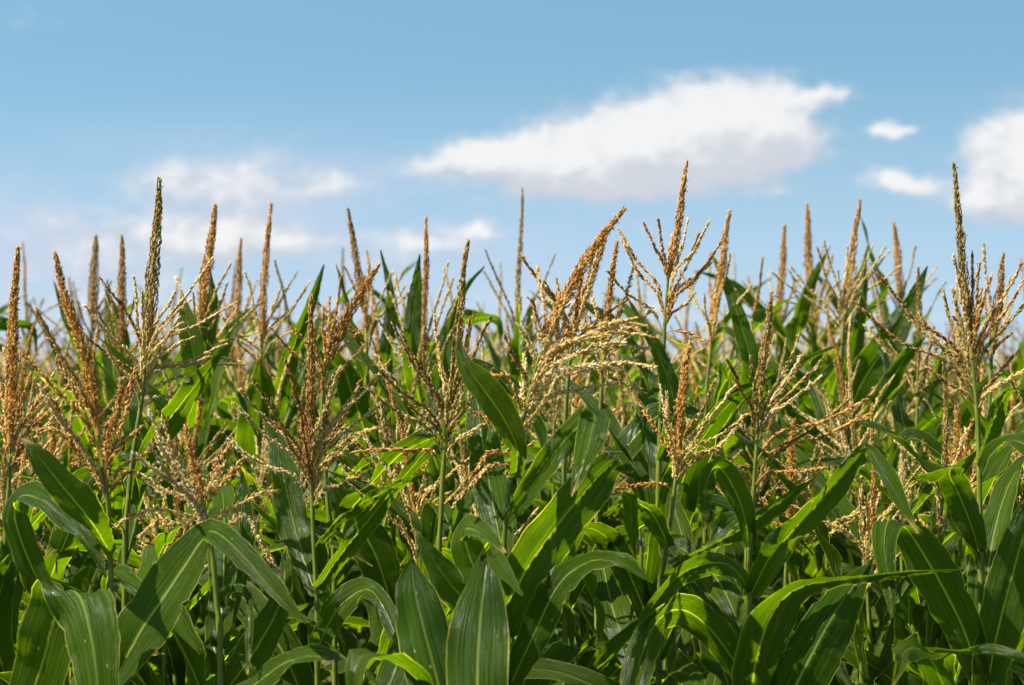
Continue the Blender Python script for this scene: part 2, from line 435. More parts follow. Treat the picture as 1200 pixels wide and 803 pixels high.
def leaf_mb(ctrl, side, halfw, rng, fold=0.35, wave=0.012, n=34, m=8, profile=None, droop=0.0):
    """ctrl: centre line (k,3); side: (k,3) directions of the blade's width; halfw in metres"""
    ctrl = np.asarray(ctrl, float); side = np.asarray(side, float)
    cols = [ctrl, side]
    if profile is not None: cols.append(np.asarray(profile, float)[:, None])
    A = catmull(np.hstack(cols), n)
    C = A[:, :3]; S = A[:, 3:6]
    T = nrm(np.gradient(C, axis=0)); S = nrm(S - T * np.sum(S * T, 1)[:, None]); Nn = np.cross(T, S)
    t = np.linspace(0, 1, n)
    L = np.sum(np.linalg.norm(np.diff(C, axis=0), axis=1))
    w = halfw * (width_profile(t) if profile is None else 0.81 * np.clip(A[:, 6], 0.01, 2)) * (1 + rng.normal(0, 0.018, n))
    s = np.linspace(-1, 1, m + 1)
    fr = rng.uniform(7, 12) * max(L, 0.2) / 0.55
    ph = rng.uniform(0, 6.28, 2)
    env = np.clip(w / halfw, 0, 1) * np.clip(t * 5, 0, 1)
    V = np.zeros((n, m + 1, 3))
    fo = fold * (1.0 - 0.55 * t)
    fo = fo + 0.18 * np.sin(t * rng.uniform(3, 7) + rng.uniform(0, 6))
    for j, sj in enumerate(s):
        k = 0 if sj < 0 else 1
        aa = abs(sj)
        wv = 1.5 * wave * env * aa ** 1.7 * (np.sin(fr * t * 2 + ph[k]) + 0.5 * np.sin(fr * t * 4.7 + ph[k] * 2.3))
        cur = -0.20 * aa ** 2 * w * np.sin(fo)
        lat = sj * w * np.cos(fo * (0.6 + 0.4 * aa))
        if aa == 1 and n > 20:                                     # frayed places and small tears along the margin
            for q in range(rng.integers(1, 5)):
                lat = lat * (1 - rng.uniform(0.05, 0.22) * np.exp(-((t - rng.uniform(0.1, 0.95)) / rng.uniform(0.006, 0.02)) ** 2))
        V[:, j] = C + S * lat[:, None] + Nn * (aa * w * np.sin(fo) + cur + wv)[:, None]
    # midrib sits a little proud underneath
    V[:, m // 2] -= Nn * 0.0016
    # ragged wrinkles
    wr = rng.normal(0, 1, (n, m + 1)) * 0.0006
    V += Nn[:, None] * wr[:, :, None]
    UV = np.stack([np.broadcast_to((s + 1) / 2, (n, m + 1)), np.broadcast_to((t * L)[:, None] * 10 / 10, (n, m + 1))], 2)
    i = np.arange(n - 1)[:, None] * (m + 1) + np.arange(m)[None]
    F = np.stack([i, i + 1, i + m + 2, i + m + 1], 2).reshape(-1, 4)
    mb = MB(); mb.add(V.reshape(-1, 3), F, UV.reshape(-1, 2), np.repeat(t, m + 1))
    return mb

# one spikelet: a slim pointed husk along +z, length 1, half width 1
SPK_V = np.array([[0, 0, 0], [.8, 0, .32], [0, .62, .36], [-.8, 0, .32], [0, -.62, .36], [.45, 0, .72], [0, .34, .74], [-.45, 0, .72], [0, -.34, .74], [0, 0, 1]], float)
SPK_F3 = np.array([[0, 2, 1], [0, 3, 2], [0, 4, 3], [0, 1, 4], [5, 6, 9], [6, 7, 9], [7, 8, 9], [8, 5, 9]])
SPK_F4 = np.array([[1, 2, 6, 5], [2, 3, 7, 6], [3, 4, 8, 7], [4, 1, 5, 8]])
LOW_V = np.array([[0, 0, 0], [.8, 0, .45], [-.4, .65, .45], [-.4, -.65, .45], [0, 0, 1]], float)
LOW_F = np.array([[0, 2, 1], [0, 3, 2], [0, 1, 3], [1, 2, 4], [2, 3, 4], [3, 1, 4]])

def add_spikelets(mb, P, D, Sx, ln, wd, rnd, low=False):
    """P base points, D directions, Sx width directions, ln lengths, wd half widths, rnd one random each"""
    D = nrm(D); Sx = nrm(Sx - D * np.sum(Sx * D, 1)[:, None]); Sy = np.cross(D, Sx)
    tv = LOW_V if low else SPK_V
    k = len(tv)
    V = P[:, None] + Sx[:, None] * (tv[None, :, 0:1] * wd[:, None, None]) + Sy[:, None] * (tv[None, :, 1:2] * wd[:, None, None]) + D[:, None] * (tv[None, :, 2:3] * ln[:, None, None])
    UV = np.stack([np.repeat(rnd[:, None], k, 1), np.broadcast_to(tv[:, 2], (len(P), k))], 2)
    off = np.arange(len(P))[:, None, None] * k
    if low:
        mb.add(V.reshape(-1, 3), (LOW_F[None] + off).reshape(-1, 3), UV.reshape(-1, 2))
    else:
        mb.add(V.reshape(-1, 3), (SPK_F3[None] + off).reshape(-1, 3), UV.reshape(-1, 2))
        mb.add(np.zeros((0, 3)), (SPK_F4[None] + off).reshape(-1, 4) - len(P) * k, np.zeros((0, 2)))

def spike_mb(ctrl, radius, rng, dense=1.0, openness=0.3, anthers=0.15, low=False, bare=0.04, branch=False):
    """a tassel spike or side branch covered in husks. radius = overall half thickness"""
    ctrl = np.asarray(ctrl, float)
    C = catmull(ctrl, 40)
    L = np.sum(np.linalg.norm(np.diff(C, axis=0), axis=1))
    # slight natural wobble
    T, Nn, B = frames(C)
    tt = np.linspace(0, 1, 40)
    C = C + Nn * (0.0014 * np.sin(tt * rng.uniform(7, 13) + rng.uniform(0, 6)) * tt)[:, None] + B * (0.0022 * np.sin(tt * rng.uniform(9, 16) + rng.uniform(0, 6)) * tt)[:, None]
    mb = MB()
    add_tube(mb, C[::3] if not low else C[::6], np.linspace(1.0, 0.5, len(C[::3] if not low else C[::6])) * (0.0011 if branch else radius * 0.55), 5, 0.5)
    step = (0.0017 if branch else 0.00075) / dense * (1.7 if low else 1)
    k = max(int(L * (1 - bare) / step), 6)
    u = bare + (1 - bare) * (np.arange(k) + rng.uniform(-.3, .3, k)) / k
    u = np.clip(u, 0, 0.995)
    idx = u * 39; i0 = np.clip(idx.astype(int), 0, 38); fr = (idx - i0)[:, None]
    P = C[i0] * (1 - fr) + C[i0 + 1] * fr
    Tt = nrm(T[i0]); N_ = Nn[i0]; B_ = B[i0]
    if branch:
        ang = np.where(np.arange(k) % 2, 0.0, np.pi) + rng.normal(0, 0.75, k) + rng.uniform(0, 6) + u * 5
    else:
        ang = np.arange(k) * 2.39996 + rng.normal(0, 0.25, k)
    rad = N_ * np.cos(ang)[:, None] + B_ * np.sin(ang)[:, None]
    taper = 1.0 - 0.72 * np.clip((u - 0.35) / 0.65, 0, 1) ** 1.7
    taper = taper * (0.72 + 0.28 * np.clip(u / 0.15, 0, 1))
    taper = taper * (1 + 0.10 * np.sin(u * L * 120 + rng.uniform(0, 6)))
    clump = rng.uniform(0.8, 1.15, k)
    op = np.clip((openness + rng.normal(0, 0.16, k)) * (1 - 0.6 * u ** 4), 0.06, 1.4)
    ln = rng.uniform(0.0062, 0.0115, k) * (0.95 if branch else 1.0)
    out = radius * taper * clump
    base = P + rad * (np.maximum(out - ln * np.sin(op), 0.0006))[:, None]
    D = Tt * np.cos(op)[:, None] + rad * np.sin(op)[:, None]
    add_spikelets(mb, base, D, np.cross(Tt, rad) + rad * rng.normal(0, .3, k)[:, None], ln, rng.uniform(0.0014, 0.0021, k) * (1.5 if low else (1.25 if branch else 1.0)), rng.uniform(0, 0.9, k), low)
    # dangling anthers
    ka = int(k * anthers)
    if ka > 1:
        q = rng.integers(0, k, ka)
        dn = np.array([0, 0, -1.0]) + rng.normal(0, 0.55, (ka, 3)) + rad[q] * 0.9
        add_spikelets(mb, base[q] + D[q] * ln[q][:, None] * 0.8, dn, rng.normal(0, 1, (ka, 3)), rng.uniform(0.004, 0.0075, ka), rng.uniform(0.0006, 0.0009, ka) * (1.6 if low else 1), rng.uniform(0.75, 1.0, ka), True)
    return mb

# ------------------------------------------------------------------ stalks and sheaths
def stalk_mb(C, r0, r1, nodes):
    """C dense centre line from the ground up; nodes = heights (fractions) of the joints"""
    n = len(C); t = np.linspace(0, 1, n)
    rad = r0 + (r1 - r0) * t ** 0.8
    for q in nodes:
        rad = rad * (1 + 0.28 * np.exp(-((t - q) / 0.006) ** 2) + 0.14 * np.clip(1 - (t - q) / 0.05, 0, 1) * (t > q))
    mb = MB(); add_tube(mb, C, rad, 10)
    return mb

def tag(o, label, cat, group=None, kind=None):
    if label: o['label'] = label
    if cat: o['category'] = cat
    if group: o['group'] = group
    if kind: o['kind'] = kind
    return o

def auto_leaf(origin, az, length, halfw, rng, up=0.9, droop=1.0, low=False, may_break=True):
    """a natural arching blade that starts at origin and leaves in direction az"""
    h = np.array([math.sin(az), math.cos(az), 0.0]); z = np.array([0, 0, 1.0])
    side = np.array([h[1], -h[0], 0.0]) * -1
    el = up; k = 7; p = np.array(origin, float); pts = [p.copy()]; sides = [side]
    tw = rng.normal(0, 1.0); drift = rng.normal(0, 0.35)
    brk = rng.random() < 0.30 and may_break; bk = rng.integers(3, 6)
    for i in range(k):
        hh = h * math.cos(drift * i / k) + side * math.sin(drift * i / k)
        p = p + (hh * math.cos(el) + z * math.sin(el)) * length / k
        el -= droop * (0.12 + 0.5 * (i / k) ** 1.3) * rng.uniform(0.6, 1.4)
        if brk and i == bk: el -= rng.uniform(1.0, 1.7)
        el = max(el, -1.45)
        pts.append(p.copy())
        a = tw * (i + 1) / k
        nn = -hh * math.sin(el) + z * math.cos(el)
        sides.append(side * math.cos(a) + nn * math.sin(a))
    return leaf_mb(pts, sides, halfw * 0.80, rng, fold=rng.uniform(0.15, 0.9), wave=rng.uniform(0.003, 0.011), n=18 if low else 34, m=6 if low else 8)

# ------------------------------------------------------------------ ground
bm_ = MB()
gx = np.linspace(-1500, 1500, 61)
X, Yg = np.meshgrid(gx, gx + 1200)
V = np.stack([X.ravel(), Yg.ravel(), np.zeros(X.size)], 1)
i = np.arange(60)[:, None] * 61 + np.arange(60)[None]
bm_.add(V, np.stack([i, i + 1, i + 62, i + 61], 2).reshape(-1, 4), V[:, :2] / 10)
gr = link("ground", bm_.mesh("ground", soil_material()))
gr['kind'] = 'structure'; gr['label'] = "brown soil under the rows of corn"

# ------------------------------------------------------------------ hero plants
# spike: control pixels tip first; th: thickness in px; axis: pixels from the spike's foot down the stalk
# br: side branches (origin fraction down the axis' tassel zone 0..1, tip x, tip y, optional bend)
# leaves: dict(p=[(px,py,dY,halfwidth_px,roll)...]) base first
HERO = []
def hero(label, Y, spike, th, stalk, zone, colr, br=(), leaves=(), brcol=None, auto=4, nfan=3, opn=0.3, anth=0.15, first=0.24):
    HERO.append(dict(label=label, Y=Y, spike=spike, th=th, stalk=stalk, zone=zone, colr=colr, br=br, leaves=leaves, brcol=brcol or colr, auto=auto, nfan=nfan, opn=opn, anth=anth, first=first))

# leaf rows: (px, py, depth offset, half width px, roll in degrees: 0 = flat to the viewer, 90 = edge on)
hero("front plant at far left with orange spike rising straight, partly cut by the frame", 3.0,
     [(20, 293), (17, 350), (14, 430), (12, 520)], 13, [(11, 560), (6, 640), (2, 760)], 55, 'orange',
     br=[(.2, 40, 425), (.5, 52, 545), (.6, -20, 430), (.8, 62, 470, .2), (.4, 0, 450)], opn=.55, anth=.3, auto=4,
     leaves=[dict(p=[(6, 740, 0, 18, 20), (14, 660, -.03, 22, 10), (30, 590, -.05, 14, 30), (42, 560, -.05, 2, 30)]),
             dict(p=[(8, 800, 0, 20, 0), (-6, 740, -.05, 26, 0), (4, 680, -.08, 18, 10), (22, 640, -.1, 2, 0)])])
hero("front left plant with thick curved orange-brown spike above a bare green stalk", 2.8,
     [(65, 300), (76, 345), (95, 400), (107, 450), (116, 510)], 14, [(121, 545), (127, 600), (130, 680), (129, 790)], 95, 'orange',
     br=[(.1, 42, 365, .1), (.3, 25, 415, .1), (.5, 66, 420, .15), (.6, 40, 505, .25), (.2, 150, 470, .2), (.7, 88, 545, .3), (.5, 165, 500, .1), (.9, 62, 470), (.8, 160, 555, .3)],
     opn=.6, anth=.35, auto=3, first=.28,
     leaves=[
         # dark upper blade leaning left
         dict(p=[(131, 650, 0, 12, 40), (108, 612, -.06, 24, 35), (72, 568, -.10, 27, 30), (42, 530, -.12, 17, 35), (26, 514, -.12, 3, 40)], fold=.25),
         # lit blade dropping to the stalk
         dict(p=[(60, 700, .10, 20, -20), (20, 620, .06, 22, -20), (22, 582, .02, 20, -55), (55, 588, -.04, 22, -50), (95, 625, -.08, 19, -40), (124, 677, -.10, 2, -40)], fold=.2),
         # pale folded leaf at the bottom
         dict(p=[(38, 850, .02, 36, -10), (53, 765, -.02, 44, -10), (70, 708, -.05, 46, -10), (82, 693, -.08, 46, -10), (96, 706, -.11, 44, -10), (110, 765, -.15, 38, -10), (120, 870, -.2, 20, -10)], fold=.16, wave=.004, tilt=0, side=(-1, .25, .08)),
         # big leaf rising right, folding over
         dict(p=[(133, 800, 0, 26, -25), (165, 740, -.05, 44, -30), (205, 680, -.08, 42, -30), (236, 634, -.10, 26, -30), (250, 622, -.12, 20, -40), (280, 645, -.16, 24, -40), (318, 688, -.20, 18, -40), (358, 730, -.24, 1.5, -40)], fold=.35),
     ])
hero("tall plant left of centre-left with slim olive spike and a wide spray of cream branches", 3.15,
     [(187, 213), (183, 265), (179, 330), (173, 400)], 12.5, [(170, 430), (166, 470), (158, 520), (150, 590), (146, 700)], 85, 'olive', brcol='cream',
     br=[(.0, 171, 317, .1, 'olive'), (.3, 119, 328, .12, 'brown'), (.1, 205, 345, .1), (.2, 223, 352, .1), (.3, 262, 362, .05), (.35, 277, 354, .04), (.6, 245, 420, .05, 'cream'),
         (.6, 285, 428, .12), (.65, 264, 403, .02), (.9, 240, 470, .1), (.7, 104, 398, .05, 'brown'), (.4, 213, 378, .1), (.5, 225, 395, .1), (.8, 215, 440, .1)],
     opn=.25, anth=.1, auto=3, nfan=4,
     leaves=[dict(p=[(160, 560, 0, 8, 20), (185, 510, -.03, 20, 20), (215, 470, -.05, 20, 25), (245, 432, -.07, 10, 30), (258, 415, -.07, 1.5, 30)]),
             dict(p=[(153, 590, 0, 10, 40), (160, 540, .03, 20, 40), (150, 480, .06, 18, 40), (152, 440, .08, 4, 40)])])
hero("blurred brown spike behind the curved orange one, far left", 5.0, [(112, 278), (110, 320), (107, 375)], 10, [(107, 420), (105, 520), (106, 600)], 50, 'brown', auto=5,
     br=[(.4, 130, 330), (.6, 75, 375), (.5, 128, 355)])
hero("narrow red-brown spike standing just left of the tall olive spike", 4.3, [(143, 278), (143, 330), (142, 400)], 9, [(142, 440), (140, 540), (142, 640)], 60, 'brown', auto=4,
     br=[(.3, 160, 345), (.6, 108, 350), (.7, 175, 380)],
     leaves=[dict(p=[(120, 480, 0, 10, 20), (103, 430, -.05, 13, 20), (82, 380, -.1, 9, 20), (63, 330, -.12, 1, 20)]),
             dict(p=[(150, 480, 0, 8, 30), (148, 420, -.02, 11, 30), (138, 375, -.03, 8, 30), (123, 338, -.05, 1, 30)])])
hero("plant with chunky rust spike against the low bright cloud, left of two slimmer ones", 3.9, [(252, 242), (246, 290), (240, 335), (234, 385)], 11.5, [(232, 420), (230, 500), (226, 620)], 60, 'orange', auto=4, opn=.35,
     br=[(.2, 235, 315, .1), (.3, 269, 310, .1), (.5, 205, 325, .1), (.6, 300, 390), (.7, 290, 425, .1), (.4, 212, 345)], brcol='cream',
     leaves=[dict(p=[(232, 440, 0, 8, 30), (243, 400, -.03, 12, 30), (248, 350, -.03, 9, 30), (247, 318, -.03, 1, 30)]),
             dict(p=[(228, 500, 0, 12, 10), (232, 450, -.08, 20, 0), (222, 390, -.12, 16, 0), (212, 340, -.12, 1, 0)])])
hero("short thin spike between the chunky rust spike and the tall slender one", 4.8, [(282, 282), (280, 330), (277, 400)], 7.5, [(276, 440), (275, 520), (275, 600)], 60, 'orange', auto=4,
     br=[(.3, 300, 330), (.6, 262, 350), (.6, 305, 390)])
hero("tall slender tan spike in front of the bright cloud on the left", 4.2, [(317, 240), (313, 290), (309, 340), (307, 392)], 8, [(306, 430), (304, 520), (308, 640)], 60, 'orange', brcol='cream', auto=4,
     br=[(.2, 347, 320, .05), (.3, 358, 342, .05), (.5, 372, 368, .05), (.4, 288, 320, .08), (.6, 366, 390, .05), (.7, 284, 400)],
     leaves=[dict(p=[(316, 520, 0, 14, 20), (330, 450, -.1, 16, 20), (350, 390, -.16, 11, 20), (368, 345, -.18, 7, 20), (380, 310, -.2, 1, 20)]),
             dict(p=[(310, 600, 0, 20, 0), (300, 530, -.1, 32, 0), (306, 470, -.16, 27, 0), (304, 420, -.2, 2, 0)], fold=.25)])
hero("front plant with dark rough spike and long branches sweeping left over the leaves", 3.15, [(364, 350), (365, 400), (364, 470), (364, 530)], 10, [(365, 560), (367, 620), (371, 700), (372, 790)], 65, 'brown', auto=4, opn=.45, anth=.4,
     br=[(.1, 333, 420, .1), (.5, 283, 458, .04, 'cream'), (.7, 274, 472, .03, 'cream'), (.9, 268, 515, .0, 'cream'), (.2, 398, 430, .05, 'cream'), (.3, 420, 455, .08, 'cream'), (.4, 455, 425, .08, 'cream'), (.5, 450, 470, .1, 'cream'),
         (.6, 440, 500, .15, 'cream'), (.8, 430, 505, .1, 'cream'), (1., 418, 560, .1, 'cream'), (.3, 318, 490, .05)],
     leaves=[dict(p=[(372, 700, 0, 14, 25), (352, 640, .05, 26, 25), (335, 570, .08, 24, 25), (322, 500, .1, 12, 25), (318, 465, .1, 2, 25)]),
             dict(p=[(372, 690, 0, 12, 30), (400, 650, -.04, 16, 30), (440, 600, -.06, 14, 35), (490, 540, -.1, 11, 40), (520, 505, -.12, 8, 40), (545, 470, -.12, 1, 40)]),
             dict(p=[(371, 640, 0, 6, 50), (400, 605, -.03, 10, 50), (440, 582, -.06, 10, 55), (480, 562, -.09, 6, 50), (500, 552, -.1, 1, 50)]),
             dict(p=[(372, 760, 0, 16, 0), (395, 715, -.08, 22, -10), (430, 690, -.12, 18, -50), (455, 720, -.16, 16, -30), (470, 770, -.2, 8, -20)])])
hero("orange spike leaning right at centre-left, above the dark rough spike", 3.5, [(442, 312), (425, 340), (405, 375), (388, 415)], 11, [(380, 440), (378, 500), (385, 600), (392, 700)], 60, 'orange', auto=4, opn=.4, anth=.25,
     br=[(.4, 400, 325, .1), (.6, 345, 385, .1), (.4, 432, 380, .1)])
hero("slim reddish spike leaning slightly left between two upright green leaves", 4.2, [(409, 247), (415, 290), (423, 340), (429, 372)], 8, [(430, 410), (432, 500), (430, 620)], 60, 'brown', auto=4,
     br=[(.1, 403, 312), (.4, 460, 320, .05, 'cream'), (.5, 475, 335, .03, 'cream'), (.6, 395, 370)], brcol='orange',
     leaves=[dict(p=[(436, 500, 0, 10, 20), (452, 420, -.1, 12, 20), (458, 350, -.12, 8, 20), (446, 293, -.12, 1, 20)]),
             dict(p=[(432, 520, 0, 14, 0), (412, 460, -.1, 22, -20), (400, 430, -.12, 16, -40), (385, 445, -.16, 10, -30), (378, 480, -.16, 1, -20)])])
hero("straight tan spike left of the hooked-tip dark spike, leaf tip behind it", 4.0, [(500, 257), (499, 310), (497, 370), (495, 430)], 7.5, [(496, 470), (498, 540), (500, 640)], 70, 'orange', auto=4, brcol='cream',
     br=[(.1, 525, 308, .05), (.2, 530, 328, .05), (.35, 535, 350, .05), (.2, 462, 320, .05), (.4, 458, 345, .05), (.6, 530, 385, .05, 'cream'), (.5, 470, 375)],
     leaves=[dict(p=[(494, 480, 0, 10, 15), (482, 420, -.1, 16, 15), (486, 350, -.12, 11, 15), (492, 298, -.12, 1, 15)]),
             dict(p=[(500, 520, 0, 12, 20), (515, 450, .05, 16, 20), (525, 390, .06, 13, 20), (540, 345, .06, 6, 30), (568, 312, .08, 1, 30)])])
hero("dark brown spike with pointed tip standing just left of the curling green leaf", 2.95, [(549, 284), (543, 325), (539, 375), (535, 420), (528, 470)], 9.5, [(524, 500), (520, 540), (517, 600), (514, 720)], 75, 'olive', auto=4, opn=.28,
     br=[(.3, 575, 373, .1), (.5, 472, 395, .08, 'brown'), (.6, 460, 382, .06, 'brown'), (.7, 440, 430, .05), (.8, 472, 465, .05), (.9, 585, 490, .1, 'cream'), (1., 557, 540, .02, 'cream'), (.9, 430, 455, .05), (1., 415, 530, .1, 'orange'), (.7, 555, 465)],
     leaves=[dict(p=[(516, 660, 0, 14, 20), (495, 720, -.1, 20, 0), (470, 770, -.16, 24, 0), (440, 850, -.2, 16, 0)])])
hero("thin dark green upright spike, first right of the dark pointed one", 4.6, [(612, 223), (610, 280), (607, 340), (606, 385)], 5.5, [(605, 410), (604, 520), (606, 640)], 55, 'olive', auto=5,
     br=[(.2, 570, 295, .05), (.35, 568, 318, .05), (.5, 650, 300, .05), (.7, 640, 380)])
hero("central plant with thick orange spike leaning far right and a mass of creamy branches", 2.85, [(729, 246), (705, 278), (678, 320), (655, 362), (638, 402)], 13.5, [(630, 425), (618, 470), (604, 530), (594, 590), (590, 650), (588, 790)], 150, 'orange', brcol='cream', auto=3, opn=.6, anth=.35, nfan=2, first=.2,
     br=[(.0, 630, 315, .1, 'orange'), (.05, 622, 350, .1, 'orange'), (.1, 755, 380, .14), (.2, 757, 392, .14), (.25, 745, 372, .1), (.3, 759, 407, .14), (.35, 730, 402, .14), (.4, 768, 430, .12), (.5, 745, 425, .12), (.2, 770, 395, .2), (.3, 700, 395, .2),
         (.6, 580, 440, .3, 'orange'), (.7, 575, 470, .1, 'orange'), (.9, 545, 565, .35, 'orange'), (1., 538, 585, .3, 'orange'), (.9, 552, 480, .1, 'orange'), (.55, 650, 430), (.45, 590, 395, .1, 'brown'), (.6, 720, 450, .1)],
     leaves=[
         # curling leaf pointing up left
         dict(p=[(604, 560, 0, 10, 10), (606, 525, -.04, 16, 10), (590, 490, -.06, 24, 10), (566, 455, -.08, 22, 15), (545, 425, -.09, 12, 25), (536, 393, -.09, 1.5, 30)], fold=.4),
         # vertical blade behind the stem
         dict(p=[(590, 650, .02, 14, 10), (578, 590, .06, 28, 5), (566, 520, .08, 26, 5), (560, 465, .1, 14, 5), (558, 430, .1, 2, 5)]),
         # bright leaf with folded-down end
         dict(p=[(592, 612, 0, 8, -20), (620, 575, -.05, 17, -20), (655, 525, -.09, 19, -25), (684, 494, -.12, 21, -35), (697, 486, -.13, 22, -35), (692, 510, -.15, 21, -25), (682, 545, -.17, 14, -20), (670, 582, -.18, 1.5, -20)], side=(-.9, .35, .35), fold=.25),
         # big dark blade with yellow midrib
         dict(p=[(585, 850, .0, 26, 25), (575, 760, -.05, 34, 25), (610, 680, -.09, 42, 25), (650, 620, -.12, 42, 25), (695, 565, -.14, 32, 25), (722, 540, -.15, 18, 30), (732, 548, -.17, 13, -40), (752, 563, -.19, 2, -30)], fold=.3),
         # two broad lit blades, bottom centre
         dict(p=[(560, 1010, -.36, 20, 0), (535, 900, -.38, 36, 0), (515, 810, -.40, 44, -5), (497, 740, -.41, 45, -5), (485, 690, -.41, 32, -5), (482, 655, -.41, 2, -10)], fold=.3, wave=.009, tilt=.55),
         dict(p=[(575, 1010, -.42, 22, 0), (562, 900, -.44, 40, 0), (559, 800, -.46, 50, 5), (562, 730, -.47, 46, 5), (568, 680, -.48, 27, 5), (572, 650, -.48, 13, 10), (588, 662, -.5, 17, 40), (612, 698, -.53, 1.5, 30)], fold=.34, wave=.008, tilt=.55),
         # striped lit leaf between them
         dict(p=[(588, 790, 0, 12, -20), (560, 725, -.08, 20, -20), (528, 685, -.12, 24, -20), (503, 650, -.14, 15, -25), (487, 622, -.15, 1.5, -30)], fold=.4),
         dict(p=[(590, 740, 0, 14, 0), (566, 690, -.04, 26, 0), (548, 645, -.06, 26, -10), (545, 620, -.08, 22, -60), (565, 625, -.11, 18, -50), (592, 648, -.14, 2, -40)], fold=.2),
         # right arch
         dict(p=[(590, 820, 0, 16, -10), (625, 745, -.06, 24, -10), (655, 685, -.1, 24, -15), (690, 658, -.13, 20, -45), (725, 660, -.15, 17, -50), (765, 683, -.17, 2, -40)], fold=.3),
     ])
hero("second leaning spike, close behind the thick orange one at centre", 3.3, [(711, 274), (700, 305), (688, 340), (674, 385)], 9.5, [(668, 420), (662, 500), (660, 620), (662, 740)], 60, 'orange', auto=4, opn=.5, anth=.3,
     br=[(.3, 697, 290, .02, 'brown'), (.5, 640, 330, .1), (.6, 652, 345, .1), (.5, 735, 350)])
hero("upright loose orange spike right of the two leaning ones", 3.4, [(722, 286), (718, 320), (713, 360), (709, 405)], 8.5, [(706, 440), (702, 520), (700, 640)], 60, 'orange', auto=4, opn=.7, anth=.3, brcol='cream',
     br=[(.4, 690, 330, .1), (.5, 745, 380, .1), (.7, 755, 460)],
     leaves=[dict(p=[(702, 640, 0, 16, 0), (720, 720, -.1, 28, -10), (745, 780, -.15, 22, -10), (750, 850, -.2, 8, 0)]),
             dict(p=[(703, 600, 0, 12, -10), (715, 555, -.05, 18, -20), (755, 500, -.08, 20, -30), (795, 478, -.1, 16, -50), (830, 500, -.12, 10, -40), (850, 540, -.13, 1, -30)], fold=.3)])
hero("tallest spike right of centre with a fan of straight thin branches on both sides", 3.3, [(805, 193), (799, 235), (791, 285), (783, 325)], 8.5, [(781, 350), (778, 400), (775, 470), (772, 560), (770, 700)], 75, 'orange', brcol='orange', auto=4, opn=.3, nfan=2,
     br=[(.1, 755, 262, .03), (.15, 771, 258, .03), (.0, 787, 275, .05), (.6, 726, 270, .03), (.7, 729, 285, .02), (.5, 833, 308, .06, 'cream'), (.6, 826, 313, .02, 'cream'), (.8, 815, 345, .05, 'cream'), (.9, 830, 400, .1)],
     leaves=[dict(p=[(775, 540, 0, 12, 20), (790, 480, -.04, 16, 20), (778, 430, -.06, 13, 20), (755, 385, -.08, 7, 20), (735, 348, -.08, 1, 20)]),
             dict(p=[(772, 640, 0, 14, 0), (768, 570, .04, 22, 0), (758, 500, .06, 18, 0), (752, 440, .06, 2, 0)]),
             dict(p=[(771, 760, 0, 20, -10), (745, 690, -.05, 24, -10), (720, 640, -.08, 20, -20), (690, 620, -.12, 14, -50), (668, 640, -.14, 1.5, -30)])])
hero("tan spike on a long bare green stalk, next right of the tallest central one", 4.0, [(854, 250), (848, 295), (840, 345), (835, 375)], 9.5, [(833, 410), (828, 460), (826, 560), (826, 660)], 45, 'orange', auto=4, nfan=1, brcol='cream',
     br=[(.6, 880, 335, .05), (.8, 800, 425, .1)],
     leaves=[dict(p=[(850, 500, 0, 12, 10), (880, 440, -.05, 16, 10), (868, 380, -.08, 12, 10), (850, 330, -.08, 7, 10), (832, 295, -.08, 1, 10)])])
hero("blurred short spike, left one of the three right of the wide green leaf", 4.9, [(920, 266), (917, 310), (912, 370)], 8, [(910, 410), (908, 500), (906, 600)], 50, 'orange', auto=5, brcol='cream',
     br=[(.3, 870, 330), (.5, 885, 370), (.6, 945, 340), (.8, 870, 400)])
hero("blurred upright spike, middle one of the right-hand group", 4.9, [(946, 241), (947, 290), (950, 345)], 8.5, [(951, 390), (952, 480), (950, 600)], 55, 'orange', auto=5, brcol='cream',
     br=[(.3, 925, 318), (.4, 965, 290), (.6, 905, 345), (.8, 985, 390)])
hero("leaning tan spike with pale branches spread like a V around it", 4.3, [(1007, 236), (1002, 275), (996, 315), (989, 355)], 8, [(988, 385), (984, 450), (982, 560)], 65, 'orange', auto=4, brcol='cream',
     br=[(.1, 993, 290, .02), (.2, 1042, 295, .04), (.3, 1054, 312, .06), (.3, 966, 283, .03), (.5, 957, 290, .02), (.6, 928, 315, .04), (.6, 1050, 345, .08), (.7, 905, 320), (.8, 1035, 380)],
     leaves=[dict(p=[(984, 480, 0, 12, 15), (1000, 420, -.05, 14, 15), (1017, 320, -.1, 1, 15)]),
             dict(p=[(982, 520, 0, 16, 0), (1010, 450, -.12, 28, 0), (1045, 395, -.18, 22, 5), (1070, 350, -.2, 12, 10), (1087, 312, -.2, 1, 10)], fold=.2)])
hero("blurred rust spike right of the V-shaped pale branches", 5.0, [(1048, 262), (1052, 305), (1055, 350)], 8, [(1056, 390), (1054, 480), (1055, 600)], 50, 'orange', auto=5, brcol='cream',
     br=[(.4, 1080, 330), (.6, 1098, 325), (.5, 1025, 370)])
hero("dark thin spike in front of the broad leaf, left of the big right-edge tassel", 4.0, [(1076, 315), (1077, 360), (1076, 430)], 6.5, [(1075, 470), (1073, 560), (1072, 680)], 60, 'olive', auto=4,
     br=[(.3, 1095, 400), (.6, 1040, 400)])
